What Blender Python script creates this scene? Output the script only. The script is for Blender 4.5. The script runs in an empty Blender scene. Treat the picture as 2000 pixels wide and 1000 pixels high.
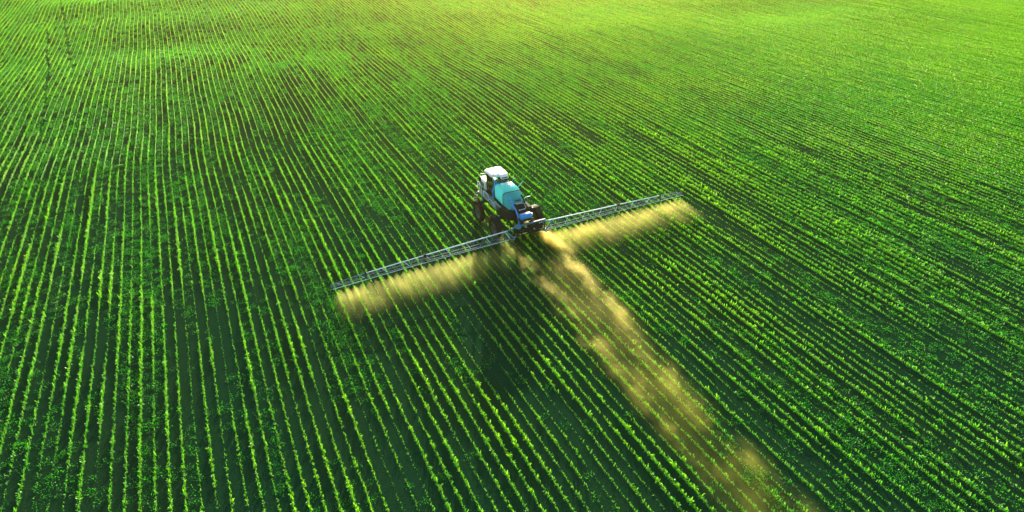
import bpy, bmesh, math, random
import numpy as np
from mathutils import Vector, Matrix

random.seed(7)
rng = np.random.default_rng(11)
scene = bpy.context.scene
col = scene.collection
R = math.radians

# ------------------------------------------------------------------ camera
CAM_H = 27.8
FPX = 1185.0                       # focal length in pixels of a 2000 px wide frame
PITCH = math.atan2(775, FPX)
YAW = R(26.95)                     # the rows run along +Y, the camera looks to their right
cam_d = bpy.data.cameras.new('camera')
cam_d.sensor_width = 36.0
cam_d.lens = 36.0 * FPX / 2000.0
cam_d.clip_start = 0.1
cam_d.clip_end = 8000
cam = bpy.data.objects.new('camera', cam_d)
cam.location = (0, 0, CAM_H)
cam.rotation_euler = (math.pi / 2 - PITCH, 0, -YAW)
col.objects.link(cam)
scene.camera = cam

# ------------------------------------------------------------------ sky, sun, exposure
SUN_EL = R(10.5)
SUN_AZ = YAW + R(-1.0)             # clockwise from +Y: the sun stands beyond the machine
world = bpy.data.worlds.new('World')
scene.world = world
world.use_nodes = True
wn = world.node_tree
wn.nodes.clear()
sky = wn.nodes.new('ShaderNodeTexSky')
sky.sky_type = 'NISHITA'
sky.sun_disc = False
sky.sun_elevation = SUN_EL
sky.sun_rotation = SUN_AZ
sky.air_density = 1.0
sky.dust_density = 1.0
bg = wn.nodes.new('ShaderNodeBackground')
bg.inputs['Strength'].default_value = 0.15
wo = wn.nodes.new('ShaderNodeOutputWorld')
wn.links.new(sky.outputs[0], bg.inputs[0])
wn.links.new(bg.outputs[0], wo.inputs[0])

sun_d = bpy.data.lights.new('sun', 'SUN')
sun_d.energy = 5.0
sun_d.angle = R(0.6)
sun_d.color = (1.0, 0.90, 0.66)
sun = bpy.data.objects.new('sun', sun_d)
sdir = Vector((math.sin(SUN_AZ) * math.cos(SUN_EL), math.cos(SUN_AZ) * math.cos(SUN_EL), math.sin(SUN_EL)))
sun.rotation_euler = sdir.to_track_quat('Z', 'Y').to_euler()
sun.location = (0, 0, 60)
col.objects.link(sun)

vs = scene.view_settings
scene.display_settings.display_device = 'sRGB'
vs.view_transform = 'Standard'
vs.look = 'None'
vs.exposure = 1.3
vs.gamma = 1.0
vs.use_curve_mapping = False

scene.render.engine = 'CYCLES'
cy = scene.cycles
cy.max_bounces = 8
cy.diffuse_bounces = 5
cy.glossy_bounces = 3
cy.transmission_bounces = 6
cy.transparent_max_bounces = 8
cy.volume_bounces = 3
cy.use_denoising = True
cy.sample_clamp_indirect = 4.0
cy.volume_step_rate = 1.0
cy.volume_max_steps = 128

# ------------------------------------------------------------------ small helpers
def setp(o, label=None, cat=None, group=None, kind=None):
    if label: o['label'] = label
    if cat: o['category'] = cat
    if group: o['group'] = group
    if kind: o['kind'] = kind
    return o

def link(o, parent=None):
    col.objects.link(o)
    if parent is not None:
        o.parent = parent
    return o

# ------------------------------------------------------------------ numpy noise
def _hash(ix, iy, seed):
    h = (ix.astype(np.int64) * 374761393 + iy.astype(np.int64) * 668265263 + seed * 1442695041) & 0x7fffffff
    h = ((h ^ (h >> 13)) * 1274126177) & 0x7fffffff
    h = h ^ (h >> 16)
    return (h & 0xffff) / 65535.0

def vnoise(x, y, seed=0):
    x = np.asarray(x, float); y = np.asarray(y, float)
    ix = np.floor(x); iy = np.floor(y)
    fx = x - ix; fy = y - iy
    fx = fx * fx * (3 - 2 * fx); fy = fy * fy * (3 - 2 * fy)
    a = _hash(ix, iy, seed); b = _hash(ix + 1, iy, seed)
    c = _hash(ix, iy + 1, seed); d = _hash(ix + 1, iy + 1, seed)
    return (a * (1 - fx) + b * fx) * (1 - fy) + (c * (1 - fx) + d * fx) * fy

def fbm(x, y, seed=0, octv=3):
    s = 0; a = 1; t = 0
    for i in range(octv):
        s = s + a * vnoise(np.asarray(x) * 2 ** i, np.asarray(y) * 2 ** i, seed + 17 * i); t += a; a *= .5
    return s / t

def sstep(a, b, x):
    t = np.clip((np.asarray(x, float) - a) / (b - a), 0, 1)
    return t * t * (3 - 2 * t)

# ------------------------------------------------------------------ materials
def new_mat(name):
    m = bpy.data.materials.new(name)
    m.use_nodes = True
    m.node_tree.nodes.clear()
    return m, m.node_tree.nodes, m.node_tree.links

def paint(name, colr, rough=0.4, metal=0.0, coat=0.0, wear=0.12, dirt=(0.16, 0.12, 0.07), dirt_amt=0.25, scale=3.0):
    m, n, l = new_mat(name)
    out = n.new('ShaderNodeOutputMaterial')
    p = n.new('ShaderNodeBsdfPrincipled')
    tc = n.new('ShaderNodeTexCoord')
    nz = n.new('ShaderNodeTexNoise'); nz.inputs['Scale'].default_value = scale; nz.inputs['Detail'].default_value = 6
    l.new(tc.outputs['Object'], nz.inputs['Vector'])
    rmp = n.new('ShaderNodeValToRGB')
    rmp.color_ramp.elements[0].position = 0.48; rmp.color_ramp.elements[0].color = (0, 0, 0, 1)
    rmp.color_ramp.elements[1].position = 0.75; rmp.color_ramp.elements[1].color = (dirt_amt,) * 3 + (1,)
    l.new(nz.outputs['Fac'], rmp.inputs[0])
    mix = n.new('ShaderNodeMix'); mix.data_type = 'RGBA'
    mix.inputs[6].default_value = (*colr, 1); mix.inputs[7].default_value = (*dirt, 1)
    l.new(rmp.outputs[0], mix.inputs[0])
    l.new(mix.outputs[2], p.inputs['Base Color'])
    mr = n.new('ShaderNodeMath'); mr.operation = 'MULTIPLY_ADD'
    mr.inputs[1].default_value = wear; mr.inputs[2].default_value = rough
    l.new(nz.outputs['Fac'], mr.inputs[0]); l.new(mr.outputs[0], p.inputs['Roughness'])
    p.inputs['Metallic'].default_value = metal
    p.inputs['Coat Weight'].default_value = coat
    l.new(p.outputs[0], out.inputs[0])
    return m

M = {}
M['white'] = paint('white_paint', (0.82, 0.82, 0.80), 0.3, coat=0.4, dirt_amt=0.12)
M['blue'] = paint('blue_paint', (0.03, 0.26, 0.70), 0.3, coat=0.4, dirt_amt=0.15)
M['pale_metal'] = paint('pale_boom_metal', (0.58, 0.76, 0.86), 0.32, metal=0.1, dirt_amt=0.25)
M['steel_blue'] = paint('boom_blue_metal', (0.05, 0.16, 0.26), 0.4, dirt_amt=0.2)
M['dull_steel'] = paint('boom_lattice_metal', (0.045, 0.115, 0.15), 0.5, dirt_amt=0.25)
M['dark'] = paint('dark_metal', (0.016, 0.018, 0.020), 0.6, dirt_amt=0.03)
M['dark'].node_tree.nodes['Principled BSDF'].inputs['Specular IOR Level'].default_value = 0.06
M['rubber'] = paint('tyre_rubber', (0.012, 0.012, 0.011), 0.85, dirt_amt=0.2, dirt=(0.07, 0.055, 0.03))
M['rubber'].node_tree.nodes['Principled BSDF'].inputs['Specular IOR Level'].default_value = 0.15
M['grey_green'] = paint('grey_green_panel', (0.16, 0.24, 0.22), 0.4, dirt_amt=0.3)
M['silver'] = paint('silver_metal', (0.55, 0.6, 0.6), 0.3, metal=0.5, dirt_amt=0.25)
M['rim'] = paint('wheel_rim_paint', (0.03, 0.033, 0.033), 0.4, dirt_amt=0.5)
M['seat'] = paint('seat_fabric', (0.03, 0.03, 0.035), 0.8, dirt_amt=0.05)
M['amber'] = paint('amber_lens', (0.8, 0.3, 0.02), 0.2, dirt_amt=0.05)

def tank_mat():
    m, n, l = new_mat('cyan_tank_plastic')
    out = n.new('ShaderNodeOutputMaterial')
    p = n.new('ShaderNodeBsdfPrincipled')
    p.inputs['Base Color'].default_value = (0.14, 0.86, 0.96, 1)
    p.inputs['Roughness'].default_value = 0.32
    t = n.new('ShaderNodeBsdfTranslucent'); t.inputs[0].default_value = (0.34, 1.0, 1.0, 1)
    mx = n.new('ShaderNodeMixShader')
    tc = n.new('ShaderNodeTexCoord'); nz = n.new('ShaderNodeTexNoise'); nz.inputs['Scale'].default_value = 1.6
    l.new(tc.outputs['Object'], nz.inputs['Vector'])
    mp = n.new('ShaderNodeMapRange'); mp.inputs[3].default_value = 0.70; mp.inputs[4].default_value = 0.80
    l.new(nz.outputs['Fac'], mp.inputs[0]); l.new(mp.outputs[0], mx.inputs[0])
    l.new(p.outputs[0], mx.inputs[1]); l.new(t.outputs[0], mx.inputs[2]); l.new(mx.outputs[0], out.inputs[0])
    return m
M['tank'] = tank_mat()

def glass_mat():
    m, n, l = new_mat('cab_glass')
    out = n.new('ShaderNodeOutputMaterial')
    g = n.new('ShaderNodeBsdfGlossy'); g.inputs['Roughness'].default_value = 0.03
    t = n.new('ShaderNodeBsdfTransparent'); t.inputs[0].default_value = (0.55, 0.72, 0.62, 1)
    f = n.new('ShaderNodeFresnel'); f.inputs[0].default_value = 1.5
    mx = n.new('ShaderNodeMixShader')
    l.new(f.outputs[0], mx.inputs[0]); l.new(t.outputs[0], mx.inputs[1]); l.new(g.outputs[0], mx.inputs[2])
    l.new(mx.outputs[0], out.inputs[0])
    return m
M['glass'] = glass_mat()

def leaf_mat(name, d0, d1, t0, t1, tr=0.55, gloss=0.10, rough=0.38):
    m, n, l = new_mat(name)
    out = n.new('ShaderNodeOutputMaterial')
    at = n.new('ShaderNodeAttribute'); at.attribute_type = 'INSTANCER'; at.attribute_name = 'tint'
    def mixc(a, b):
        mm = n.new('ShaderNodeMix'); mm.data_type = 'RGBA'
        mm.inputs[6].default_value = (*a, 1); mm.inputs[7].default_value = (*b, 1)
        l.new(at.outputs['Fac'], mm.inputs[0]); return mm.outputs[2]
    d = n.new('ShaderNodeBsdfDiffuse'); l.new(mixc(d0, d1), d.inputs[0])
    t = n.new('ShaderNodeBsdfTranslucent'); l.new(mixc(t0, t1), t.inputs[0])
    mx = n.new('ShaderNodeMixShader'); mx.inputs[0].default_value = tr
    l.new(d.outputs[0], mx.inputs[1]); l.new(t.outputs[0], mx.inputs[2])
    g = n.new('ShaderNodeBsdfGlossy'); g.inputs['Roughness'].default_value = rough
    g.inputs[0].default_value = (0.85, 0.95, 0.85, 1)
    mg = n.new('ShaderNodeMixShader'); mg.inputs[0].default_value = gloss
    l.new(mx.outputs[0], mg.inputs[1]); l.new(g.outputs[0], mg.inputs[2]); l.new(mg.outputs[0], out.inputs[0])
    return m
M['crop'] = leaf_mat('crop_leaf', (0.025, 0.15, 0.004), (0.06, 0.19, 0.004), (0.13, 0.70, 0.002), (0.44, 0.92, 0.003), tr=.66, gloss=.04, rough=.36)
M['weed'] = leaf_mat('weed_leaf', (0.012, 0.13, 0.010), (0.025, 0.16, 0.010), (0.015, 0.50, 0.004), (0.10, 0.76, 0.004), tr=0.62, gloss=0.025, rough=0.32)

def soil_mat():
    m, n, l = new_mat('field_soil')
    out = n.new('ShaderNodeOutputMaterial')
    p = n.new('ShaderNodeBsdfPrincipled'); p.inputs['Roughness'].default_value = 0.95
    p.inputs['Specular IOR Level'].default_value = 0.0
    tc = n.new('ShaderNodeTexCoord')
    # crumbly soil with a thin film of green seedlings that comes and goes
    n1 = n.new('ShaderNodeTexNoise'); n1.inputs['Scale'].default_value = 0.11; n1.inputs['Detail'].default_value = 5
    mpg = n.new('ShaderNodeMapping'); mpg.inputs['Scale'].default_value = (1, 0.25, 1)
    l.new(tc.outputs['Object'], mpg.inputs[0]); l.new(mpg.outputs[0], n1.inputs['Vector'])
    n2 = n.new('ShaderNodeTexNoise'); n2.inputs['Scale'].default_value = 9; n2.inputs['Detail'].default_value = 8
    l.new(tc.outputs['Object'], n2.inputs['Vector'])
    c1 = n.new('ShaderNodeMix'); c1.data_type = 'RGBA'
    c1.inputs[6].default_value = (0.010, 0.047, 0.019, 1); c1.inputs[7].default_value = (0.015, 0.048, 0.018, 1)
    r1 = n.new('ShaderNodeMapRange'); r1.inputs[1].default_value = 0.42; r1.inputs[2].default_value = 0.62
    l.new(n1.outputs['Fac'], r1.inputs[0]); l.new(r1.outputs[0], c1.inputs[0])
    c2 = n.new('ShaderNodeMix'); c2.data_type = 'RGBA'; c2.blend_type = 'MULTIPLY'; c2.inputs[0].default_value = 0.6
    r2 = n.new('ShaderNodeValToRGB')
    r2.color_ramp.elements[0].position = 0.3; r2.color_ramp.elements[0].color = (.45, .45, .45, 1)
    r2.color_ramp.elements[1].position = 0.7; r2.color_ramp.elements[1].color = (1.25, 1.25, 1.25, 1)
    l.new(n2.outputs['Fac'], r2.inputs[0]); l.new(c1.outputs[2], c2.inputs[6]); l.new(r2.outputs[0], c2.inputs[7])
    l.new(c2.outputs[2], p.inputs['Base Color'])
    b = n.new('ShaderNodeBump'); b.inputs['Distance'].default_value = 0.03; b.inputs['Strength'].default_value = 0.8
    l.new(n2.outputs['Fac'], b.inputs['Height']); l.new(b.outputs[0], p.inputs['Normal'])
    l.new(p.outputs[0], out.inputs[0])
    return m
M['soil'] = soil_mat()

# ------------------------------------------------------------------ field shape
ROW = 0.7
XC, YB = 21.3, 38.9                 # centre line of the machine and the line of its boom
def height(x, y):
    x = np.asarray(x, float); y = np.asarray(y, float)
    return (fbm(x / 38 + 3.1, y / 30 + 1.7, 5, 2) - 0.5) * 2.6 * sstep(58, 115, y)
def sway(x, y):                     # gentle wander of the drilled rows
    return (vnoise(np.asarray(x) / 60, np.asarray(y) / 14, 21) - .5) * 0.35 + (vnoise(np.asarray(x) / 90, np.asarray(y) / 38, 22) - .5) * 1.1 * sstep(50, 90, y)

def grid_coords(lo, hi, step, far):
    a = np.arange(lo, hi + .1, step)
    out = []; s = step; v = lo
    while v > -far: s *= 1.6; v -= s; out.append(v)
    out2 = []; s = step; v = a[-1]
    while v < far: s *= 1.6; v += s; out2.append(v)
    return np.concatenate([out[::-1], a, out2])

gx = grid_coords(-130, 290, 3.0, 4000); gy = grid_coords(-40, 300, 3.0, 4000)
GX, GY = np.meshgrid(gx, gy)
GZ = height(GX, GY) * sstep(600, 320, np.maximum(np.abs(GX), np.abs(GY)))
verts = np.stack([GX.ravel(), GY.ravel(), GZ.ravel()], 1)
nx = len(gx); ny = len(gy)
ii = (np.arange(ny - 1)[:, None] * nx + np.arange(nx - 1)[None, :]).ravel()
faces = np.stack([ii, ii + 1, ii + 1 + nx, ii + nx], 1)
gm = bpy.data.meshes.new('ground')
gm.from_pydata(verts.tolist(), [], faces.tolist())
gm.materials.append(M['soil'])
for p_ in gm.polygons: p_.use_smooth = True
ground = link(bpy.data.objects.new('ground', gm))
setp(ground, 'dark soil of the drilled field between the green crop rows', kind='structure')

# ------------------------------------------------------------------ crop plants
def leaf_strip(V, F, base, az, length, width, rise, droop, segs=3, twist=0.0):
    """one arching leaf: a tapered strip with a fold along its middle"""
    ca, sa = math.cos(az), math.sin(az)
    px, py = -sa, ca
    rows = []
    for i in range(segs + 1):
        t = i / segs
        r = length * t
        z = rise * math.sin(min(t * 1.25, 1.0) * math.pi / 2) - droop * t ** 2.2
        w = width * (0.45 + 1.6 * t - 2.05 * t * t) * 1.25
        w = max(w, 0.0)
        cx, cy_ = base[0] + ca * r, base[1] + sa * r
        dz = w * twist
        i0 = len(V)
        if i == segs:
            V.append((cx, cy_, base[2] + z)); rows.append((i0, i0))
        else:
            V.append((cx + px * w / 2, cy_ + py * w / 2, base[2] + z + dz))
            V.append((cx - px * w / 2, cy_ - py * w / 2, base[2] + z - dz))
            rows.append((i0, i0 + 1))
    for i in range(segs):
        a, b = rows[i]; c, d = rows[i + 1]
        F.append((a, b, d) if c == d else (a, b, d, c))

def crop_mesh(name, seed, nl, h, segs=3, wide=1.0):
    r = random.Random(seed)
    V, F = [], []
    # stalk
    k = 4
    for j, (zz, rad) in enumerate(((0, .012), (h * .75, .007))):
        for i in range(k):
            a = 2 * math.pi * i / k
            V.append((rad * math.cos(a), rad * math.sin(a), zz))
    for i in range(k): F.append((i, (i + 1) % k, k + (i + 1) % k, k + i))
    az = r.uniform(0, math.tau)
    for i in range(nl):
        t = (i + .5) / nl
        az += math.pi + r.uniform(-.7, .7)
        ln = h * r.uniform(.30, .68) * (1.05 - .35 * abs(t - .45))
        leaf_strip(V, F, (0, 0, h * (.08 + .6 * t)), az, ln, h * .145 * wide * r.uniform(.8, 1.2),
                   h * r.uniform(.30, .60) * (0.7 + .6 * t), h * r.uniform(.10, .45), segs, r.uniform(-.5, .5))
    m = bpy.data.meshes.new(name)
    m.from_pydata(V, [], F)
    m.materials.append(M['crop'])
    return m

def weed_mesh(name, seed, nleaf, rad, size, hmax, stretch=1.0):
    r = random.Random(seed)
    V, F = [], []
    for _ in range(nleaf):
        a = r.uniform(0, math.tau); q = rad * math.sqrt(r.random())
        z = r.uniform(.01, hmax)
        leaf_strip(V, F, (q * math.cos(a), q * math.sin(a) * stretch, z), r.uniform(0, math.tau),
                   size * r.uniform(.6, 1.4), size * .55 * r.uniform(.7, 1.2), size * r.uniform(.1, .9), size * r.uniform(0, .5), 2, r.uniform(-.6, .6))
    m = bpy.data.meshes.new(name)
    m.from_pydata(V, [], F)
    m.materials.append(M['weed'])
    return m

def source_collection(name, meshes):
    c = bpy.data.collections.new(name)
    for i, m in enumerate(meshes):
        o = bpy.data.objects.new('%s_%02d' % (name, i), m)
        c.objects.link(o)
    return c

crop_meshes = [crop_mesh('crop_plant_%d' % i, 100 + i, 8 + i % 4, 0.36) for i in range(6)]
def row_piece(name, seed):          # 0.7 m of row for the far field
    r = random.Random(seed)
    bm = bmesh.new()
    for k in range(5):
        t = bmesh.new(); t.from_mesh(crop_mesh('tmp', seed * 31 + k, 7, 0.38 * r.uniform(.75, 1.15), 2, 1.2))
        t.transform(Matrix.Translation((r.uniform(-.04, .04), -.28 + .14 * k, 0)))
        tm = bpy.data.meshes.new('tmp2'); t.to_mesh(tm); t.free(); bm.from_mesh(tm); bpy.data.meshes.remove(tm)
    m = bpy.data.meshes.new(name); bm.to_mesh(m); bm.free(); m.materials.append(M['crop'])
    return m
far_meshes = [row_piece('row_piece_%d' % i, 40 + i) for i in range(5)]
weed_near = [weed_mesh('weed_tuft_%d' % i, 300 + i, 26, 0.32, 0.060, 0.10) for i in range(5)]
weed_far = [weed_mesh('weed_patch_%d' % i, 330 + i, 40, 0.23, 0.085, 0.07, 5.0) for i in range(4)]

# where the camera could see the field (with a wide margin for other viewpoints)
fwdh = np.array([math.sin(YAW), math.cos(YAW), 0.0]); rightv = np.array([math.cos(YAW), -math.sin(YAW), 0.0])
def cam_xy(x, y, z):
    d = np.stack([x, y, z - CAM_H], -1)
    fw = fwdh * math.cos(PITCH) - np.array([0, 0, math.sin(PITCH)])
    up = fwdh * math.sin(PITCH) + np.array([0, 0, math.cos(PITCH)])
    dz = np.maximum(d @ fw, .01)
    return 1000 + FPX * (d @ rightv) / dz, 500 - FPX * (d @ up) / dz, dz

paths = [[(-26.0, 184.7), (-23.8, 164.7), (-22.2, 148.4), (-20.5, 132.6), (-19.8, 127.4), (-18.4, 114.0)],
         [(-25.5, 152.0), (-24.1, 136.4), (-22.3, 121.2), (-21.2, 108.9), (-20.3, 99.8), (-19.0, 84.0)]]
def path_dist(x, y):
    d = np.full(x.shape, 1e9)
    for pl in paths:
        for (ax, ay), (bx, by) in zip(pl[:-1], pl[1:]):
            vx, vy = bx - ax, by - ay
            t = np.clip(((x - ax) * vx + (y - ay) * vy) / (vx * vx + vy * vy), 0, 1)
            d = np.minimum(d, np.hypot(x - ax - t * vx + .1 * np.sin(y * .3), y - ay - t * vy))
    return d

def vigour(x, y):                   # how well the crop stands: differs from row to row and along each row
    k = np.round(x / ROW)
    a = vnoise(k * 7.31 + .5, y / 7.0, 51)
    b = fbm(k * 3.77 + .5, y / 1.7, 52, 2)
    c = fbm(x / 26, y / 40, 53, 2)
    return np.clip(-.36 + 1.10 * a + .66 * b + .30 * (c - .5), 0, 1.15)

def weed_density(x, y):
    k = np.floor(x / ROW)
    st = vnoise(k * 5.13 + .5, y / 9.0, 61)                    # streaks that follow single gaps between rows
    wide = fbm(x / 4.2, y / 16.0, 62, 3)
    big = fbm(x / 34, y / 42, 63, 2)
    w = .75 * sstep(.42, .80, st) + 1.0 * sstep(.47, .72, wide) + .9 * (big - .45)
    d = np.hypot(x, y)
    w = w - .42 * sstep(62, 30, d) + .45 * sstep(60, 120, d) + .35 * sstep(20, -6, x)
    w = w - .35 * np.exp(-(((x - 60) / 22) ** 2 + ((y - 85) / 28) ** 2))   # poor brownish stand beyond the machine
    w = w - .5 * np.exp(-(((x - 12) / 9) ** 2 + ((y - 22) / 12) ** 2))
    w = w + .5 * sstep(112, 122, y) * sstep(40, 10, x)
    return np.clip(w, 0.03, 1.6)

def field_points(step, dmin, dmax, pad):
    ks = np.arange(-260, 420)
    ys = np.arange(-10, 235, step)
    out = []
    for y0 in np.array_split(ys, 12):
        X, Y = np.meshgrid(ks * ROW, y0)
        X = X.ravel(); Y = Y.ravel() + rng.uniform(-.45, .45, X.size) * (step if step < .4 else .12)
        u, v, dz = cam_xy(X, Y, np.zeros_like(X))
        D = np.hypot(X, Y)
        keep = (dz > 1) & (u > -pad) & (u < 2000 + pad) & (v > -120) & (v < 1000 + pad) & (D >= dmin) & (D < dmax)
        out.append(np.stack([X[keep], Y[keep]], 1))
    return np.concatenate(out)

LOD = 74.0
near = field_points(0.085, 0, LOD, 260)
far = field_points(0.62, LOD, 236, 200)

def finish(pts, is_near):
    x0, y0 = pts[:, 0], pts[:, 1]
    vg = vigour(x0, y0)
    ok = path_dist(x0, y0) > .17
    keep = ok & (rng.random(len(x0)) < np.clip(.46 + 1.0 * vg, 0, .97))
    if not is_near: keep = ok & (rng.random(len(x0)) < 1.1)
    x0, y0, vg = x0[keep], y0[keep], vg[keep]
    x = x0 + sway(x0, y0) + rng.normal(0, .03 if is_near else .012, len(x0)); y = y0
    z = height(x, y)
    sc = .16 + .44 * vg
    sc *= np.clip(rng.lognormal(0, .30 if is_near else .10, len(x)), .45, 1.8)
    rot = rng.uniform(0, math.tau, len(x)) if is_near else rng.integers(0, 2, len(x)) * math.pi + rng.normal(0, .04, len(x))
    tint = np.clip(fbm(x / 13, y / 13, 71, 2) * .8 + rng.uniform(-.3, .3, len(x)) + .25 * (vg - .5) + .40 * sstep(75, 140, np.hypot(x, y)), 0, 1)  # tint rises with distance: backlit brightness of the far rows put into leaf colour
    return x, y, z, sc, rot, tint

nx_, ny_, nz_, ns_, nr_, nt_ = finish(near, True)
fx_, fy_, fz_, fs_, fr_, ft_ = finish(far, False)
fs_ = .28 + .76 * fs_

# no plant stands where a wheel of the machine stands
WHEELS = [(XC - 2.0, YB + 2.3), (XC + 2.0, YB + 2.3), (XC - 2.0, YB + 5.7), (XC + 2.0, YB + 5.7)]
clear = np.ones(len(nx_), bool)
for wx, wy in WHEELS:
    clear &= ~((np.abs(nx_ - wx) < .35) & (np.abs(ny_ - wy) < .9))
nx_, ny_, nz_, ns_, nr_, nt_ = (a[clear] for a in (nx_, ny_, nz_, ns_, nr_, nt_))

nvar = rng.integers(0, len(crop_meshes), len(nx_))
# the 300 nearest plants in the frame are things of their own
u, v, dz = cam_xy(nx_, ny_, nz_)
infr = (u > 8) & (u < 1992) & (v < 996)
order = np.argsort(np.where(infr, -v, 1e9))[:300]
single = np.zeros(len(nx_), bool); single[order] = True

def scatter(name, pts, scale, rot, tint, var, coll, label, cat):
    me = bpy.data.meshes.new(name)
    me.vertices.add(len(pts))
    me.vertices.foreach_set('co', np.ascontiguousarray(pts, np.float32).ravel())
    for an, ty, arr in (('size', 'FLOAT_VECTOR', scale), ('turn', 'FLOAT', rot), ('tint', 'FLOAT', tint), ('variant', 'INT', var)):
        a = me.attributes.new(an, ty, 'POINT')
        a.data.foreach_set('vector' if ty == 'FLOAT_VECTOR' else 'value', np.ascontiguousarray(arr, np.int32 if ty == 'INT' else np.float32).ravel())
    o = link(bpy.data.objects.new(name, me))
    ng = bpy.data.node_groups.new(name, 'GeometryNodeTree')
    ng.interface.new_socket('Geometry', in_out='INPUT', socket_type='NodeSocketGeometry')
    ng.interface.new_socket('Geometry', in_out='OUTPUT', socket_type='NodeSocketGeometry')
    N, L = ng.nodes, ng.links
    gi = N.new('NodeGroupInput'); go = N.new('NodeGroupOutput')
    ci = N.new('GeometryNodeCollectionInfo'); ci.inputs['Collection'].default_value = coll
    ci.inputs['Separate Children'].default_value = True; ci.inputs['Reset Children'].default_value = True
    ip = N.new('GeometryNodeInstanceOnPoints'); ip.inputs['Pick Instance'].default_value = True
    def attr(nm, ty):
        q = N.new('GeometryNodeInputNamedAttribute'); q.data_type = ty; q.inputs['Name'].default_value = nm
        return q.outputs['Attribute']
    cx = N.new('ShaderNodeCombineXYZ'); L.new(attr('turn', 'FLOAT'), cx.inputs['Z'])
    er = N.new('FunctionNodeEulerToRotation'); L.new(cx.outputs[0], er.inputs[0])
    L.new(gi.outputs[0], ip.inputs['Points']); L.new(ci.outputs[0], ip.inputs['Instance'])
    L.new(attr('variant', 'INT'), ip.inputs['Instance Index'])
    L.new(er.outputs[0], ip.inputs['Rotation']); L.new(attr('size', 'FLOAT_VECTOR'), ip.inputs['Scale'])
    L.new(ip.outputs[0], go.inputs[0])
    md = o.modifiers.new('scatter', 'NODES'); md.node_group = ng
    setp(o, label, cat, kind='stuff')
    return o

csrc = source_collection('crop_source', crop_meshes + far_meshes)
wsrc = source_collection('weed_source', weed_near + weed_far)

rest = ~single
P = np.concatenate([np.stack([nx_[rest], ny_[rest], nz_[rest]], 1), np.stack([fx_, fy_, fz_], 1)])
scatter('row_crop', P, np.concatenate([np.repeat(ns_[rest][:, None], 3, 1), np.stack([fs_, np.full(len(fs_), .95), fs_], 1)]), np.concatenate([nr_[rest], fr_]), np.concatenate([nt_[rest], ft_]),
        np.concatenate([nvar[rest], rng.integers(0, len(far_meshes), len(fx_)) + len(crop_meshes)]),
        csrc, 'straight rows of young green crop plants covering the whole field', 'crop')
print('crop instances', len(P))

for n_, i in enumerate(order):
    o = bpy.data.objects.new('crop_plant', crop_meshes[int(nvar[i])])
    o.location = (nx_[i], ny_[i], nz_[i]); o.rotation_euler = (0, 0, nr_[i]); o.scale = (ns_[i],) * 3
    o['tint'] = float(nt_[i])
    link(o)
    setp(o, 'small leafy green crop plant standing in the rows along the bottom edge', 'plant', 'crop plants of the nearest rows')

# weeds between the rows
def weed_points(n, dmin, dmax, pad):
    out = []
    got = 0
    while got < n:
        X = rng.uniform(-150, 270, 400000); Y = rng.uniform(-10, 232, 400000)
        D = np.hypot(X, Y)
        k = (D >= dmin) & (D < dmax); X, Y = X[k], Y[k]
        u_, v_, z_ = cam_xy(X, Y, np.zeros_like(X))
        k = (z_ > 1) & (u_ > -pad) & (u_ < 2000 + pad) & (v_ > -120) & (v_ < 1000 + pad)
        X, Y = X[k], Y[k]
        k = (rng.random(len(X)) * 1.3 < weed_density(X, Y)) & (path_dist(X, Y) > .14)
        out.append(np.stack([X[k], Y[k]], 1)); got += k.sum()
    return np.concatenate(out)[:n]
wn_ = weed_points(13500, 0, LOD, 260)
wf_ = weed_points(76000, LOD, 236, 200)
wf_[:, 0] = (np.floor(wf_[:, 0] / ROW) + .5) * ROW + rng.normal(0, .03, len(wf_)); wf_[:, 0] += sway(wf_[:, 0], wf_[:, 1])
WP = np.concatenate([wn_, wf_])
wz = height(WP[:, 0], WP[:, 1])
wrot = rng.uniform(0, math.tau, len(WP)); wrot[len(wn_):] = rng.integers(0, 2, len(wf_)) * math.pi
scatter('weed_cover', np.column_stack([WP, wz]), np.repeat(rng.uniform(.6, 1.25, len(WP))[:, None], 3, 1), wrot,
        np.clip(fbm(WP[:, 0] / 20, WP[:, 1] / 20, 81, 2) + rng.uniform(-.3, .3, len(WP)) + .45 * sstep(75, 140, np.hypot(WP[:, 0], WP[:, 1])), 0, 1),  # far weeds tinted brighter too, low sun through the leaves painted in
        np.concatenate([rng.integers(0, len(weed_near), len(wn_)), rng.integers(0, len(weed_far), len(wf_)) + len(weed_near)]),
        wsrc, 'low patchy green weeds growing on the soil between the crop rows', 'weeds')

# ------------------------------------------------------------------ mesh builders for the machine
def mesh_obj(name, bm, mat, parent, smooth=False, bevel=0.0, angle=35):
    bmesh.ops.recalc_face_normals(bm, faces=bm.faces[:])
    me = bpy.data.meshes.new(name)
    bm.to_mesh(me); bm.free()
    me.materials.append(M[mat])
    o = link(bpy.data.objects.new(name, me), parent)
    if smooth:
        me.polygons.foreach_set('use_smooth', [True] * len(me.polygons)); me.set_sharp_from_angle(angle=R(smooth if smooth > 1 else 32))
    if bevel:
        b = o.modifiers.new('bevel', 'BEVEL'); b.width = bevel; b.segments = 2; b.limit_method = 'ANGLE'; b.angle_limit = R(angle)
    return o

def box(bm, c, s, rot=None):
    mat = Matrix.Translation(c)
    if rot is not None: mat = mat @ rot
    mat = mat @ Matrix.Diagonal((s[0], s[1], s[2], 1))
    bmesh.ops.create_cube(bm, size=1, matrix=mat)

def tube(bm, a, b, r, seg=8, r2=None):
    a, b = Vector(a), Vector(b); d = b - a
    mat = Matrix.Translation((a + b) / 2) @ d.to_track_quat('Z', 'Y').to_matrix().to_4x4()
    bmesh.ops.create_cone(bm, cap_ends=True, segments=seg, radius1=r, radius2=r if r2 is None else r2, depth=d.length, matrix=mat)

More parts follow.
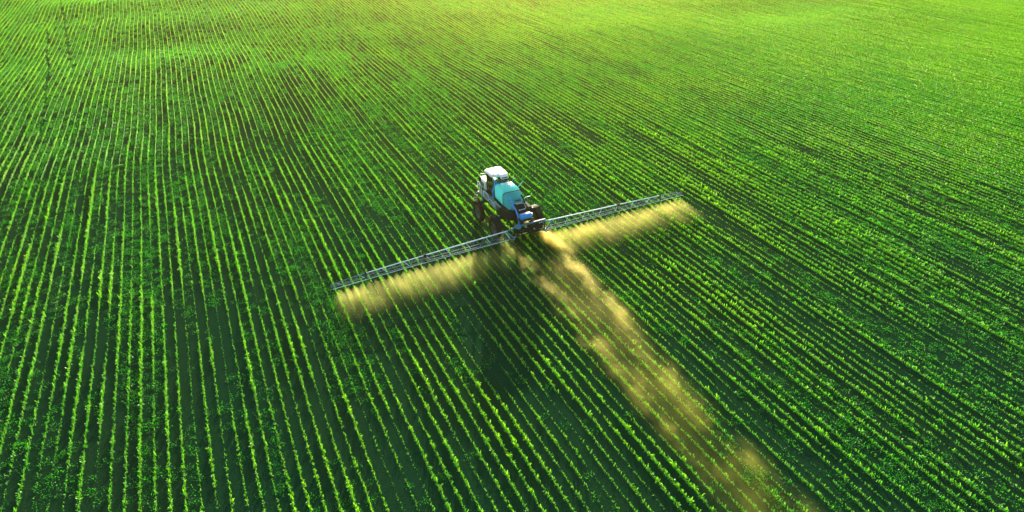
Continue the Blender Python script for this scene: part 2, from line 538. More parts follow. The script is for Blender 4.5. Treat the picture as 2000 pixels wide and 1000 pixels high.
def pipe(bm, pts, r, seg=8):
    """one bent pipe"""
    pts = [Vector(p) for p in pts]
    rings = []
    for i, p in enumerate(pts):
        d = (pts[min(i + 1, len(pts) - 1)] - pts[max(i - 1, 0)]).normalized()
        q = d.to_track_quat('Z', 'Y')
        rings.append([bm.verts.new(p + q @ Vector((r * math.cos(2 * math.pi * k / seg), r * math.sin(2 * math.pi * k / seg), 0))) for k in range(seg)])
    for a, b in zip(rings[:-1], rings[1:]):
        for k in range(seg): bm.faces.new((a[k], a[(k + 1) % seg], b[(k + 1) % seg], b[k]))
    bm.faces.new(rings[0][::-1]); bm.faces.new(rings[-1])

def prism(bm, poly, x0, x1):
    """side profile (y, z) extruded across x"""
    A = [bm.verts.new((x0, y, z)) for y, z in poly]; B = [bm.verts.new((x1, y, z)) for y, z in poly]
    n = len(poly)
    for i in range(n): bm.faces.new((A[i], A[(i + 1) % n], B[(i + 1) % n], B[i]))
    bm.faces.new(A[::-1]); bm.faces.new(B)

def loft(bm, sections):
    """list of equal-length rings of points"""
    rings = [[bm.verts.new(p) for p in s] for s in sections]
    n = len(rings[0])
    for a, b in zip(rings[:-1], rings[1:]):
        for i in range(n): bm.faces.new((a[i], a[(i + 1) % n], b[(i + 1) % n], b[i]))
    bm.faces.new(rings[0][::-1]); bm.faces.new(rings[-1])

def rrect(w, h, r, n=4):
    """rounded rectangle ring (u, v) centred on 0"""
    out = []
    for sx, sy, a0 in ((1, 1, 0), (-1, 1, 90), (-1, -1, 180), (1, -1, 270)):
        for i in range(n + 1):
            a = R(a0 + 90 * i / n)
            out.append((sx * (w / 2 - r) + r * math.cos(a), sy * (h / 2 - r) + r * math.sin(a)))
    return out

def lathe_x(bm, prof, cx, cy_, cz, seg=40):
    """profile (x offset, radius) turned about an axis along x"""
    rings = []
    for dx, r in prof:
        rings.append([bm.verts.new((cx + dx, cy_ + r * math.cos(2 * math.pi * k / seg), cz + r * math.sin(2 * math.pi * k / seg))) for k in range(seg)])
    for a, b in zip(rings[:-1], rings[1:]):
        for k in range(seg): bm.faces.new((a[k], a[(k + 1) % seg], b[(k + 1) % seg], b[k]))
    return rings

BM = bmesh.new
def empty(name, loc=(0, 0, 0), parent=None):
    e = bpy.data.objects.new(name, None); e.empty_display_size = .3
    e.location = loc
    return link(e, parent)

# ------------------------------------------------------------------ the sprayer (local: x right, y forward, z up, boom at y = 0)
S = empty('crop_sprayer', (XC, YB, 0))
setp(S, 'tall self-propelled crop sprayer with cyan tank, white cab roof and wide spraying boom', 'sprayer')

# chassis
bm = BM()
for sx in (-.46, .46): box(bm, (sx, 4.3, 2.06), (.14, 7.2, .22))
for y in (1.2, 2.3, 4.2, 5.7, 7.6): box(bm, (0, y, 2.03), (.86, .14, .16))
mesh_obj('chassis', bm, 'dark', S, bevel=.015)
WR, WW = 0.97, 0.40
for ax_y in (2.3, 5.7):
    bm = BM(); box(bm, (0, ax_y, 1.86), (3.5, .24, .22)); mesh_obj('axle_beam', bm, 'dark', S, bevel=.02)
    for s in (-1, 1):
        # leg that carries the wheel
        leg = None
        bm = BM(); tube(bm, (s * 1.66, ax_y, .92), (s * 1.66, ax_y, 2.12), .095, 14); box(bm, (s * 1.70, ax_y, .97), (.22, .34, .36))
        leg = mesh_obj('wheel_leg', bm, 'grey_green', S, bevel=.01)
        bm = BM(); tube(bm, (s * 1.66, ax_y + .16, 1.15), (s * 1.66, ax_y + .16, 1.95), .04, 10); mesh_obj('hydraulic_ram', bm, 'silver', leg)
        # wheel
        cx = s * 2.0
        w = empty('wheel', (cx, ax_y, WR), S)
        bm = BM()
        hw = WW / 2
        prof = [(-hw * .72, .60), (-hw * .95, .68), (-hw, .80), (-hw * .9, .90), (-hw * .6, .925), (0, .93), (hw * .6, .925), (hw * .9, .90), (hw, .80), (hw * .95, .68), (hw * .72, .60)]
        lathe_x(bm, prof, 0, 0, 0, 48)
        for k in range(22):                                  # chevron lugs
            for sd in (-1, 1):
                a = 2 * math.pi * (k + (.5 if sd > 0 else 0)) / 22
                rot = Matrix.Rotation(a, 4, 'X') @ Matrix.Translation((sd * hw * .48, 0, .94)) @ Matrix.Rotation(R(38 * sd), 4, 'Z')
                bmesh.ops.create_cube(bm, size=1, matrix=rot @ Matrix.Diagonal((hw * 1.05, .055, .075, 1)))
        mesh_obj('tyre', bm, 'rubber', w)
        bm = BM()
        lathe_x(bm, [(-hw * .75, .61), (-hw * .55, .58), (-hw * .1, .50), (s * hw * .1, .20), (s * hw * .35, .18), (s * hw * .35, .02)], 0, 0, 0, 32)
        lathe_x(bm, [(hw * .75, .61), (hw * .55, .58), (hw * .1, .50)], 0, 0, 0, 32)
        mesh_obj('rim', bm, 'rim', w)
        bm = BM()
        for k in range(10):
            a = 2 * math.pi * k / 10
            tube(bm, (s * hw * .1, .30 * math.cos(a), .30 * math.sin(a)), (s * hw * .3, .30 * math.cos(a), .30 * math.sin(a)), .025, 6)
        mesh_obj('wheel_nuts', bm, 'silver', w)
        if ax_y > 4: continue
        # mudguard
        bm = BM()
        a0, a1 = 15, 130
        secs = []
        for k in range(13):
            a = R(a0 + (a1 - a0) * k / 12)
            ro, ri = 1.16, 1.12
            # measured from behind the wheel over its top
            c_, s_ = -math.cos(a), math.sin(a)
            secs.append([(cx - .27, ax_y + ri * c_, WR + ri * s_), (cx + .27, ax_y + ri * c_, WR + ri * s_),
                         (cx + .27, ax_y + ro * c_, WR + ro * s_), (cx - .27, ax_y + ro * c_, WR + ro * s_)])
        loft(bm, secs)
        g = mesh_obj('mudguard', bm, 'dark', S, bevel=.008)
        bm = BM(); tube(bm, (s * 1.66, ax_y, 1.95), (s * 1.8, ax_y, WR + 1.13), .03); mesh_obj('bracket', bm, 'dark', g)

# bonnet in front of the cab
hood = empty('bonnet', (0, 6.95, 2.2), S)
bm = BM()
secs = []
for y, w, h in ((0, 1.56, .88), (.7, 1.56, .86), (1.4, 1.42, .78), (1.7, 1.2, .64)):
    secs.append([(u_, y, h / 2 + v_) for u_, v_ in rrect(w, h, .16)])
loft(bm, secs)
mesh_obj('bonnet_shell', bm, 'white', hood, smooth=30)
for s in (-1, 1):
    bm = BM(); box(bm, (s * .775, .72, .40), (.03, 1.0, .42)); gr = mesh_obj('side_grille', bm, 'dark', hood, bevel=.01)
    for k in range(6):
        bm = BM(); box(bm, (s * .797, .72, .25 + .06 * k), (.02, .94, .02)); mesh_obj('grille_bar', bm, 'grey_green', gr)
    bm = BM(); tube(bm, (s * .32, 1.66, .45), (s * .32, 1.75, .45), .11, 16); mesh_obj('headlight', bm, 'silver', hood)
bm = BM(); box(bm, (0, 1.70, .2), (.7, .06, .26)); mesh_obj('front_grille', bm, 'dark', hood, bevel=.01)
bm = BM(); pipe(bm, [(.55, .3, .8), (.86, .3, .95), (.92, .28, 1.2), (.92, .28, 1.95)], .05, 10); mesh_obj('exhaust_pipe', bm, 'silver', hood)

# cab
cab = empty('cab', (0, 6.1, 2.15), S)
CB, CT = 0.0, 2.0                    # local z of the floor and of the roof underside
fl = [(-.68, -.72), (.68, -.72), (.58, .70), (-.58, .70)]          # floor outline x, y
rf = [(-.74, -.70), (.74, -.70), (.68, .76), (-.68, .76)]          # top outline
bm = BM(); prism(bm, [(-.8, -.12), (.8, -.12), (.8, .10), (-.8, .10)], -.74, .74); mesh_obj('cab_floor', bm, 'dark', cab, bevel=.02)
for i in range(4):
    a, b = fl[i], rf[i]
    bm = BM(); tube(bm, (a[0], a[1], .05), (b[0], b[1], CT + .02), .05, 8); mesh_obj('cab_pillar', bm, 'dark', cab)
for i in range(4):
    j = (i + 1) % 4
    bm = BM()
    q = [Vector((*fl[i], .12)), Vector((*fl[j], .12)), Vector((*rf[j], CT)), Vector((*rf[i], CT))]
    n_ = (q[1] - q[0]).cross(q[3] - q[0]).normalized() * .012
    A = [bm.verts.new(p - n_) for p in q]; B = [bm.verts.new(p + n_) for p in q]
    bm.faces.new(A); bm.faces.new(B)
    for k in range(4): bm.faces.new((A[k], A[(k + 1) % 4], B[(k + 1) % 4], B[k]))
    mesh_obj('window_pane', bm, 'glass', cab)
bm = BM()
secs = []
for z, w, l_, yy in ((0, 1.5, 1.6, .05), (.05, 1.7, 1.85, .08), (.11, 1.7, 1.85, .08), (.17, 1.5, 1.6, .10), (.20, 1.0, 1.1, .12)):
    secs.append([(u_, yy + v_, CT + z) for u_, v_ in rrect(w, l_, min(.38, w * .25), 5)])
loft(bm, secs)
roof = mesh_obj('roof', bm, 'white', cab, smooth=25)
bm = BM()                                                       # air intake hood at the back of the roof
secs = []
for y, w, h, z in ((-.45, .8, .16, .16), (-.85, .8, .22, .10), (-1.15, .74, .22, .0)):
    secs.append([(u_ + .28, y, CT + z + v_) for u_, v_ in rrect(w, h, .10)])
loft(bm, secs); mesh_obj('air_intake', bm, 'white', roof)
bm = BM(); box(bm, (.28, -1.155, CT + .0), (.55, .02, .12)); mesh_obj('intake_grille', bm, 'dark', roof)
for s in (-1, 1):
    for x_ in (.35, .68):
        bm = BM(); tube(bm, (s * x_, -.74, CT - .06), (s * x_, -.85, CT - .07), .06, 12); mesh_obj('work_lamp', bm, 'silver', roof)
bm = BM(); tube(bm, (-.55, -.5, CT + .14), (-.55, -.5, CT + .29), .07, 12); mesh_obj('beacon', bm, 'amber', roof)
bm = BM(); box(bm, (0, -.15, .55), (.52, .5, .14)); box(bm, (0, -.42, .95), (.5, .13, .75)); box(bm, (0, -.46, 1.38), (.28, .1, .18)); box(bm, (0, -.15, .32), (.3, .3, .4))
mesh_obj('driver_seat', bm, 'seat', cab, bevel=.04)
bm = BM(); tube(bm, (0, .62, .15), (0, .38, .80), .04); mesh_obj('steering_column', bm, 'dark', cab)
bm = BM(); pipe(bm, [(.19 * math.cos(2 * math.pi * k / 16), .38 + .17 * math.sin(2 * math.pi * k / 16), .82 + .08 * math.sin(2 * math.pi * k / 16)) for k in range(17)], .018, 6); mesh_obj('steering_wheel', bm, 'dark', cab)
bm = BM(); box(bm, (.2, -.62, .95), (.7, .12, 1.7)); mesh_obj('rear_console', bm, 'dark', cab, bevel=.03)
for s in (-1, 1):                                              # mirrors on arms
    bm = BM(); pipe(bm, [(s * .68, .75, 1.75), (s * 1.1, .95, 1.80), (s * 1.22, .95, 1.45)], .022, 6); ma = mesh_obj('mirror_arm', bm, 'pale_metal', cab)
    bm = BM(); box(bm, (s * 1.22, .93, 1.28), (.22, .06, .40)); mesh_obj('mirror', bm, 'dark', ma, bevel=.02)

# blue frame arch between cab and tank
bm = BM(); pipe(bm, [(-.85, 5.05, 2.2), (-.88, 5.03, 3.1), (-.72, 5.0, 3.62), (-.3, 5.0, 3.72), (.3, 5.0, 3.72), (.72, 5.0, 3.62), (.88, 5.03, 3.1), (.85, 5.05, 2.2)], .075, 10)
mesh_obj('frame_arch', bm, 'blue', S)
bm = BM(); box(bm, (-.66, 5.1, 3.80), (.10, .12, .5)); mesh_obj('arch_post', bm, 'blue', S, bevel=.02)

# left platform, steps and handrails beside the cab
plat = empty('platform', (-1.05, 6.2, 2.1), S)
bm = BM(); box(bm, (0, 0, 0), (.62, 2.3, .06)); mesh_obj('platform_deck', bm, 'grey_green', plat, bevel=.01)
bm = BM(); pipe(bm, [(-.26, -1.1, .0), (-.27, -1.1, .62), (-.27, -.2, .66), (-.27, -.1, .0)], .03, 8); mesh_obj('handrail', bm, 'pale_metal', plat)
bm = BM(); pipe(bm, [(-.27, .35, .0), (-.30, .35, .9), (-.30, .75, 1.12), (-.30, 1.10, 1.0), (-.28, 1.14, .45), (-.24, 1.5, .35), (.1, 1.6, .40)], .034, 8); mesh_obj('handrail', bm, 'white', plat)
bm = BM(); pipe(bm, [(-.27, .75, .0), (-.29, .75, .95)], .028, 8); mesh_obj('handrail_post', bm, 'white', plat)
for k in range(4):
    bm = BM(); box(bm, (-.2 - .05 * k, 1.42 + .1 * k, -.25 - .32 * k), (.36, .16, .03)); mesh_obj('step', bm, 'dark', plat, bevel=.008)
for s in (-1, 1):
    bm = BM(); tube(bm, (-.2 + s * .24, 1.30, .02), (-.42 + s * .24, 1.78, -1.3), .025); mesh_obj('step_rail', bm, 'grey_green', plat)

# main tank
tank = empty('spray_tank', (0, 0, 0), S)
bm = BM()
def tank_sec(y, zc, w, h, r, bulge=.0):
    return [(u_, y, zc + v_) for u_, v_ in rrect(w, h, r, 6)]
secs = [tank_sec(4.85, 3.10, 1.35, 1.05, .24), tank_sec(4.76, 3.12, 1.62, 1.30, .26), tank_sec(4.55, 3.15, 1.74, 1.44, .27), tank_sec(3.45, 3.15, 1.76, 1.44, .27),
        tank_sec(2.95, 3.06, 1.74, 1.30, .27), tank_sec(2.3, 2.90, 1.66, 1.02, .25), tank_sec(2.02, 2.82, 1.55, .84, .22), tank_sec(1.94, 2.80, 1.35, .66, .18)]
loft(bm, secs)
body = mesh_obj('tank_body', bm, 'tank', tank, smooth=28)
for yy, zc, w, h in ((3.0, 3.07, 1.775, 1.345),):
    bm = BM(); ring = [(u_, v_) for u_, v_ in rrect(w, h, .27, 6)]
    secs = []
    for dy, g_ in ((-.03, .01), (.03, .01)):
        secs.append([(u_ * 1.006, yy + dy, zc + v_ * 1.006) for u_, v_ in ring])
    loft(bm, secs); mesh_obj('tank_strap', bm, 'dark', tank)
for s in (-1, 1):
    for zz in (2.62, 2.78):
        bm = BM(); box(bm, (s * .872, 3.95, zz), (.03, 1.15, .035)); mesh_obj('tank_rib', bm, 'dark', tank, bevel=.008)
bm = BM(); pipe(bm, [(-.6, 2.25, 2.5), (-.95, 2.6, 2.45), (-.98, 3.6, 2.42), (-.93, 4.7, 2.46)], .04, 8); mesh_obj('supply_hose', bm, 'dark', tank)
bm = BM(); tube(bm, (.15, 4.1, 3.86), (.15, 4.1, 3.96), .22, 20); lid = mesh_obj('tank_lid', bm, 'pale_metal', tank, bevel=.02)
bm = BM(); pipe(bm, [(.05, 4.1, 3.95), (.05, 4.1, 4.01), (.25, 4.1, 4.01), (.25, 4.1, 3.95)], .015, 6); mesh_obj('lid_handle', bm, 'dark', lid)
bm = BM(); pipe(bm, [(-.45, 4.6, 3.76), (-.40, 4.6, 3.94), (.12, 4.55, 3.98), (.48, 4.45, 3.92), (.68, 4.3, 3.70)], .05, 8); mesh_obj('filler_hose', bm, 'dark', tank)
bm = BM(); box(bm, (-.22, 4.4, 3.90), (.32, .28, .08)); mesh_obj('tank_vent', bm, 'pale_metal', tank, bevel=.02)
bm = BM(); pipe(bm, [(.62, 4.3, 3.7), (.8, 4.3, 4.25), (.95, 4.2, 4.28)], .025, 6); mesh_obj('level_pipe', bm, 'blue', tank)
bm = BM(); pipe(bm, [(.85, 4.0, 3.35), (1.35, 4.1, 3.55), (1.65, 4.1, 3.9)], .03, 6); mesh_obj('handrail', bm, 'pale_metal', tank)
bm = BM(); pipe(bm, [(.78, 2.5, 3.0), (1.25, 2.6, 3.1), (1.6, 2.6, 3.1)], .03, 6); mesh_obj('handrail', bm, 'pale_metal', tank)
bm = BM(); prism(bm, [(2.2, 2.2), (4.9, 2.2), (4.9, 2.42), (2.2, 2.42)], -.84, .84); mesh_obj('tank_cradle', bm, 'dark', tank, bevel=.02)

# side boxes beneath the tank
for s in (-1, 1):
    sbx = empty('side_locker', (s * .95, 4.6, 2.0), S)
    bm = BM(); box(bm, (0, .1, 0), (.34, 1.5, .62)); mesh_obj('locker_body', bm, 'grey_green', sbx, bevel=.03)
    for k in range(3):
        bm = BM(); box(bm, (s * .18, .1, -.2 + .2 * k), (.03, 1.3, .06)); mesh_obj('locker_trim', bm, 'pale_metal' if k else 'silver', sbx, bevel=.01)
    bm = BM(); box(bm, (s * .02, -.85, .30), (.20, 1.5, .05)); mesh_obj('walkway', bm, 'silver', sbx, bevel=.01)

# rear: black slope panel with ladder between blue rails
rear = empty('rear_ladder', (0, 0, 0), S)
bm = BM(); prism(bm, [(2.35, 3.35), (.75, 2.35), (.75, 1.9), (2.2, 1.9), (2.4, 2.3)], -.40, .55); mesh_obj('rear_cover', bm, 'dark', rear, bevel=.03)
for x_, mt in ((-.50, 'blue'), (.62, 'dark')):
    bm = BM(); pipe(bm, [(x_, 2.45, 3.50), (x_, 2.15, 3.36), (x_, 1.75, 3.0), (x_, 1.35, 2.86), (x_, .95, 2.55), (x_, .70, 2.15), (x_, .6, 1.6)], .075, 10); mesh_obj('ladder_rail', bm, mt, rear)
for k in range(5):
    y, z = 2.1 - .26 * k, 3.28 - .17 * k
    bm = BM(); box(bm, (.06, y - .06, z + .02), (.60, .12, .035)); mesh_obj('rung', bm, 'silver' if k % 2 else 'dark', rear, bevel=.008)
bm = BM(); pipe(bm, [(.28, 1.7, 3.1), (.40, 1.5, 3.2), (.40, 1.15, 2.9), (.2, 1.1, 2.85)], .022, 6); mesh_obj('grab_handle', bm, 'silver', rear)
for s in (-1, 1):
    bm = BM(); prism(bm, [(1.2, 2.0), (3.1, 2.0), (3.1, 2.35), (2.7, 2.62), (1.7, 2.62), (1.2, 2.3)], *sorted((s * .56, s * 1.25))); mesh_obj('wheel_arch_cover', bm, 'dark', S, bevel=.04)

# rinse tank at the very back
bm = BM()
secs = []
for x_, sc_ in ((-.52, .8), (-.46, 1), (.46, 1), (.52, .8)):
    secs.append([(x_, .45 + u_ * sc_, 2.60 + v_ * sc_) for u_, v_ in rrect(.52, .46, .16, 5)])
loft(bm, secs)
rt = mesh_obj('rinse_tank', bm, 'blue', S)
for f_ in rt.data.polygons: f_.use_smooth = len(f_.vertices) == 4
bm = BM(); tube(bm, (.51, .42, 2.62), (.62, .42, 2.62), .11, 14); mesh_obj('tank_cap', bm, 'white', rt)
bm = BM(); box(bm, (0, .45, 2.30), (1.2, .5, .14)); mesh_obj('tank_shelf', bm, 'dark', S, bevel=.02)

# lift arms that carry the boom
for s in (-1, 1):
    for z0, z1 in ((1.98, 1.82), (2.28, 2.12)):
        bm = BM(); tube(bm, (s * .42, 1.2, z0), (s * .42, .08, z1), .05, 8); mesh_obj('lift_arm', bm, 'dark', S)
bm = BM(); tube(bm, (0, 1.1, 2.0), (0, .1, 1.5), .055, 10); mesh_obj('lift_ram', bm, 'silver', S)

# boom centre frame
cf = empty('boom_centre_frame', (0, 0, 0), S)
for z in (1.15, 1.62, 2.08):
    bm = BM(); box(bm, (.15, 0, z), (3.0, .13, .12)); mesh_obj('crossbar', bm, 'dark' if z < 2 else 'steel_blue', cf, bevel=.012)
for x_ in (-1.3, -.6, .15, .9, 1.6):
    bm = BM(); box(bm, (x_, .003, 1.61), (.11, .10, 1.0)); mesh_obj('upright', bm, 'dark', cf, bevel=.012)
bm = BM(); box(bm, (.75, .12, 1.62), (1.55, .08, .82)); mesh_obj('back_plate', bm, 'dark', cf, bevel=.02)
bm = BM(); box(bm, (-.9, .1, 1.95), (.5, .32, .2)); mesh_obj('valve_block', bm, 'blue', cf, bevel=.03)
for x_, z in ((.55, 1.50), (1.25, 1.96), (1.45, 1.40), (1.05, 1.96)):
    bm = BM(); tube(bm, (x_, -.06, z), (x_, -.16, z), .06, 10); mesh_obj('lamp', bm, 'silver', cf)

# ---- boom wings
NZ_SP = 0.55
def chord_z(t):          # height of the top chord, t = 0 at the root, 1 at the tip
    return np.interp(t, [0, .5, .82, .93, 1.0], [1.88, 1.62, 1.42, 1.30, 1.13])
def low_z(side, t):
    return np.interp(t, [0, .55, 1.0], [1.20, 1.16, .98 if side < 0 else 1.02])
ROOT, TIP = 1.75, 16.75
nozzle_me = None
for s in (-1, 1):
    wing = empty('boom_wing', (0, 0, 0), S)
    wing['label'] = 'left boom wing' if s < 0 else 'right boom wing'
    X = lambda t: s * (ROOT + (TIP - ROOT) * t)
    # root link arms, painted blue
    for z0, z1, y1 in ((2.08, 1.88, 0), (1.18, 1.2, -.28)):
        bm = BM(); pipe(bm, [(s * 1.25, 0, z0), (s * 1.55, y1 * 1.4 - .05, (z0 + z1) / 2 - .05), (s * 1.95, y1, z1)], .065, 8); mesh_obj('link_arm', bm, 'steel_blue', wing)
    bm = BM(); pipe(bm, [(s * 1.2, -.12, 1.2), (s * 1.55, -.42, 1.30), (s * 2.2, -.30, 2.0)], .07, 8); mesh_obj('link_strut', bm, 'steel_blue', wing)
    tb = [0.0, .5, .82, 1.0]
    for t0, t1, rad, mt in ((0.0, .498, .048, 'pale_metal'), (.502, .818, .036, 'pale_metal'), (.822, 1.0, .03, 'steel_blue')):
        a, b = t0, t1
        bm = BM(); pipe(bm, [(X(q), 0, chord_z(q)) for q in np.linspace(a, b, 4)], rad, 8); mesh_obj('top_chord', bm, mt, wing)
        for yy in (-.17, .17):
            k_ = 1 - .6 * (t0 > .8)
            bm = BM(); pipe(bm, [(X(q), yy * k_, low_z(s, q)) for q in np.linspace(a, b, 4)], rad * .65, 6); mesh_obj('lower_chord', bm, 'dull_steel', wing)
    # lattice
    nb = 34
    for i in range(nb):
        t0, t1 = i / nb + .004, (i + 1) / nb
        yy = .17 if i % 2 else -.17
        if t0 > .8: yy *= .4
        if i % 2: a, b = (X(t0), 0, chord_z(t0)), (X(t1), yy, low_z(s, t1))
        else: a, b = (X(t0), yy, low_z(s, t0)), (X(t1), 0, chord_z(t1))
        bm = BM(); tube(bm, a, b, .022 if t0 < .8 else .015, 6); mesh_obj('brace', bm, 'pale_metal' if i % 4 == 0 else 'dull_steel', wing)
        a2 = (a[0], -a[1], a[2]); b2 = (b[0], -b[1], b[2])
        bm = BM(); tube(bm, a2, b2, .018 if t0 < .8 else .013, 6); mesh_obj('brace', bm, 'dull_steel', wing)
    # fold hinges
    for t, sz in ((.5, .26), (.82, .16)):
        zt, zl = chord_z(t), low_z(s, t)
        bm = BM(); box(bm, (X(t), 0, zt), (sz * .8, sz * .8, sz * .8)); box(bm, (X(t), 0, zl), (sz * .7, .44, sz * .5)); tube(bm, (X(t), 0, zl), (X(t), 0, zt + .1), .05, 8)
        mesh_obj('fold_hinge', bm, 'dark', wing, bevel=.015)
    # spray line and nozzles
    bm = BM(); pipe(bm, [(X(q), -.26, low_z(s, q) - .06) for q in np.linspace(.01, .995, 6)], .028, 6); mesh_obj('spray_line', bm, 'silver', wing)
    nn = int((TIP - ROOT) / NZ_SP)
    for k in range(nn + 1):
        xx = ROOT + .12 + k * NZ_SP
        if xx > TIP - .05: break
        t = (xx - ROOT) / (TIP - ROOT)
        if nozzle_me is None:
            bm = BM(); tube(bm, (0, 0, 0), (0, 0, -.10), .035, 8); tube(bm, (0, 0, -.10), (0, 0, -.16), .026, 8, .012)
            no = mesh_obj('nozzle', bm, 'dark', wing); nozzle_me = no.data
        else:
            no = link(bpy.data.objects.new('nozzle', nozzle_me), wing)
        no.location = (s * xx, -.26, low_z(s, t) - .06)

# ------------------------------------------------------------------ mist, dust and haze
def math_node(n, l, op, a, b=None, c=None, clamp=False):
    q = n.new('ShaderNodeMath'); q.operation = op; q.use_clamp = clamp
    for i, v_ in enumerate((a, b, c)):
        if v_ is None: continue
        if isinstance(v_, (int, float)): q.inputs[i].default_value = v_
        else: l.new(v_, q.inputs[i])
    return q.outputs[0]

def volume_mat(name, color, g, dens_fn, color2=None, span=None):
    m, n, l = new_mat(name)
    out = n.new('ShaderNodeOutputMaterial')
    v_ = n.new('ShaderNodeVolumePrincipled')
    v_.inputs['Color'].default_value = (*color, 1)
    v_.inputs['Anisotropy'].default_value = g
    v_.inputs['Density Attribute'].default_value = ''
    tc = n.new('ShaderNodeTexCoord')
    sp = n.new('ShaderNodeSeparateXYZ'); l.new(tc.outputs['Object'], sp.inputs[0])
    if color2:                        # dust near the wheels, thinning into spray further back
        mc = n.new('ShaderNodeMix'); mc.data_type = 'RGBA'
        mc.inputs[6].default_value = (*color, 1); mc.inputs[7].default_value = (*color2, 1)
        mr = n.new('ShaderNodeMapRange'); mr.inputs[1].default_value = span[0]; mr.inputs[2].default_value = span[1]
        l.new(sp.outputs[1], mr.inputs[0]); l.new(mr.outputs[0], mc.inputs[0]); l.new(mc.outputs[2], v_.inputs['Color'])
    d = dens_fn(n, l, tc.outputs['Object'], sp.outputs[0], sp.outputs[1], sp.outputs[2])
    if isinstance(d, (int, float)): v_.inputs['Density'].default_value = d
    else: l.new(d, v_.inputs['Density'])
    l.new(v_.outputs[0], out.inputs['Volume'])
    return m

def noise(n, l, vec, scale, detail=3, stretch=(1, 1, 1), rough=.55):
    mp = n.new('ShaderNodeMapping'); mp.inputs['Scale'].default_value = stretch
    l.new(vec, mp.inputs[0])
    q = n.new('ShaderNodeTexNoise'); q.inputs['Scale'].default_value = scale; q.inputs['Detail'].default_value = detail
    q.inputs['Roughness'].default_value = rough
    l.new(mp.outputs[0], q.inputs['Vector'])
    return q.outputs['Fac']

def smooth(n, l, x, a, b, lo=0.0, hi=1.0):
    q = n.new('ShaderNodeMapRange'); q.interpolation_type = 'SMOOTHSTEP'
    l.new(x, q.inputs[0])
    for i, v_ in enumerate((a, b, lo, hi)): q.inputs[i + 1].default_value = v_
    return q.outputs[0]

ZN = 1.02
def mist_density(amount, reach):
    def fn(n, l, vec, x, y, z):
        # local: origin at the boom line; y runs backwards negative
        t = math_node(n, l, 'DIVIDE', math_node(n, l, 'SUBTRACT', ZN, z), ZN, clamp=True)
        yc = math_node(n, l, 'MULTIPLY', math_node(n, l, 'POWER', t, 1.3), -reach * .52)
        hw = math_node(n, l, 'MULTIPLY_ADD', t, reach * .50, .12)
        q = math_node(n, l, 'ABSOLUTE', math_node(n, l, 'DIVIDE', math_node(n, l, 'SUBTRACT', y, yc), hw))
        e = smooth(n, l, q, 1.0, .25)
        nz = math_node(n, l, 'MULTIPLY', smooth(n, l, noise(n, l, vec, .6, 4, (1, .7, 1.0)), .36, .66, .50, 1.25), smooth(n, l, noise(n, l, vec, 1.0, 3, (2.6, .5, .35)), .3, .65, .72, 1.15))
        f = math_node(n, l, 'MULTIPLY_ADD', t, -.40, 1.0)
        e = math_node(n, l, 'MULTIPLY', e, math_node(n, l, 'MULTIPLY', smooth(n, l, math_node(n, l, 'ABSOLUTE', x), TIP + .5, TIP - .9), smooth(n, l, math_node(n, l, 'ABSOLUTE', math_node(n, l, 'ADD', x, 2.4)), 1.5, 3.2, .3, 1.0)))  # thinned left of the machine: its shadow is put into the mist density
        return math_node(n, l, 'MULTIPLY', math_node(n, l, 'MULTIPLY', e, nz), math_node(n, l, 'MULTIPLY', f, amount))
    return fn
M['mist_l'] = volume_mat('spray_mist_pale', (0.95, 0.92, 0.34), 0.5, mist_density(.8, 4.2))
M['mist_r'] = volume_mat('spray_mist_golden', (0.99, 0.89, 0.32), 0.5, mist_density(.8, 4.2))

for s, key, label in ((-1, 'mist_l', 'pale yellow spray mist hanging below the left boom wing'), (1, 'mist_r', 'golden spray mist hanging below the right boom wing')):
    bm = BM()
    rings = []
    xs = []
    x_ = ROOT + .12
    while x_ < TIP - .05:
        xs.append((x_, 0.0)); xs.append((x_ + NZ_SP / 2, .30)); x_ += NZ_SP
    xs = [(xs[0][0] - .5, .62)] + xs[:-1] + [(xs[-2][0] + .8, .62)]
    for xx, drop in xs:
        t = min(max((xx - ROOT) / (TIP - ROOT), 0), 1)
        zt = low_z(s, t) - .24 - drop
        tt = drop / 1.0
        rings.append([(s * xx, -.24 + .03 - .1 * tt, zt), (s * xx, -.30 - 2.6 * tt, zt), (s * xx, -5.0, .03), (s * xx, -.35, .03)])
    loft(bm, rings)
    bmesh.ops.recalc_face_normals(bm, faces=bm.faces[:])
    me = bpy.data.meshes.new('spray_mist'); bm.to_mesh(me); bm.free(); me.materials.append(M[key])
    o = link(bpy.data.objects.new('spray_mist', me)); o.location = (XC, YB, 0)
    setp(o, label, 'mist', kind='stuff')

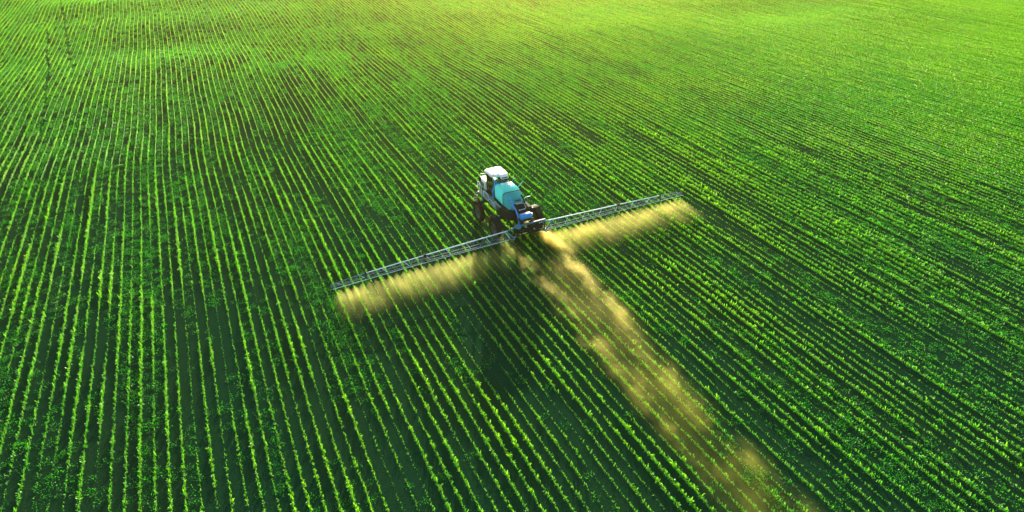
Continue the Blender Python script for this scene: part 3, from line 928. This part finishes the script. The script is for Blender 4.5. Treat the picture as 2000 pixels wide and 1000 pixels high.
# dust raised by the wheels: two strands that drift together behind the machine
def dust_density(n, l, vec, x, y, z):
    # local: x across, y along (0 at the front wheels, negative behind), z up
    wob = math_node(n, l, 'MULTIPLY', math_node(n, l, 'SUBTRACT', noise(n, l, vec, .16, 2, (.2, 1, .2)), .5), 2.2)
    xx = math_node(n, l, 'ADD', x, wob)
    back = math_node(n, l, 'MULTIPLY', y, -1.0)
    spread = smooth(n, l, back, 0, 26, .42, .95)
    def strand(x0, x1, amt):
        c = smooth(n, l, back, 4, 28, x0, x1)
        d = math_node(n, l, 'DIVIDE', math_node(n, l, 'ABSOLUTE', math_node(n, l, 'SUBTRACT', xx, c)), spread)
        return math_node(n, l, 'MULTIPLY', smooth(n, l, d, 1.5, .0), amt)
    st = math_node(n, l, 'ADD', math_node(n, l, 'MULTIPLY', strand(-1.9, -2.2, .85), smooth(n, l, back, 7, 11, .25, 1.0)), strand(1.95, -.1, 1.15))
    vl = smooth(n, l, math_node(n, l, 'ABSOLUTE', math_node(n, l, 'SUBTRACT', xx, smooth(n, l, back, 8, 36, .2, -1.7))), 2.7, 1.0)
    veil = math_node(n, l, 'MULTIPLY', math_node(n, l, 'MULTIPLY', vl, smooth(n, l, back, 8, 14)), smooth(n, l, noise(n, l, vec, .35, 3, (1, .6, 1)), .36, .66, .05, .26))
    zt = smooth(n, l, back, 3, 14, 1.15, 1.0)
    top = smooth(n, l, math_node(n, l, 'DIVIDE', z, zt), 1.15, .25)
    puff = smooth(n, l, noise(n, l, vec, .62, 6, (1, .7, 1.0), .68), .43, .72, .0, 2.0)
    fade = math_node(n, l, 'MULTIPLY', math_node(n, l, 'ADD', smooth(n, l, back, 8, 36, .66, .22), smooth(n, l, back, 14, 7, 0, 3.0)), smooth(n, l, back, 1, 5, .55, 1.0))
    d = math_node(n, l, 'MULTIPLY', math_node(n, l, 'MULTIPLY_ADD', st, puff, veil), math_node(n, l, 'MULTIPLY', top, fade))
    return math_node(n, l, 'MULTIPLY', d, .76)
M['dust'] = volume_mat('wheel_dust', (0.99, 0.85, 0.34), 0.55, dust_density, (0.96, 0.92, 0.20), (-14, -30))
bm = BM()
secs = []
for i, back in enumerate((0, 2, 4, 6, 9, 12, 15, 18, 21, 24, 27, 30, 33, 36)):
    w = np.interp(back, [0, 4, 10, 25, 36], [2.4, 2.9, 3.6, 4.3, 3.9]); h = np.interp(back, [0, 4, 12, 36], [1.1, 1.4, 1.35, 1.1])
    cxx = np.interp(back, [0, 8, 36], [0, .1, -1.0])
    secs.append([(cxx - w, -back, .02), (cxx - w * .9, -back, h * .6), (cxx - w * .45, -back, h), (cxx + w * .45, -back, h), (cxx + w * .9, -back, h * .6), (cxx + w, -back, .02)])
loft(bm, secs)
bmesh.ops.recalc_face_normals(bm, faces=bm.faces[:])
me = bpy.data.meshes.new('dust_trail'); bm.to_mesh(me); bm.free(); me.materials.append(M['dust'])
dust = link(bpy.data.objects.new('dust_trail', me)); dust.location = (XC, YB + 5.5, 0)
setp(dust, 'long golden trail of dust drifting along the rows behind the sprayer', 'dust', kind='stuff')

# the air over the field
M['haze'] = volume_mat('evening_haze', (1.0, 0.92, 0.34), 0.92, lambda n, l, vec, x, y, z: 0.0005)
bm = BM()
box(bm, (70, 110, 13.0), (700, 640, 33.0))
me = bpy.data.meshes.new('haze'); bm.to_mesh(me); bm.free(); me.materials.append(M['haze'])
hz = link(bpy.data.objects.new('haze', me))
setp(hz, 'thin golden evening haze in the air above the field', 'haze', kind='stuff')
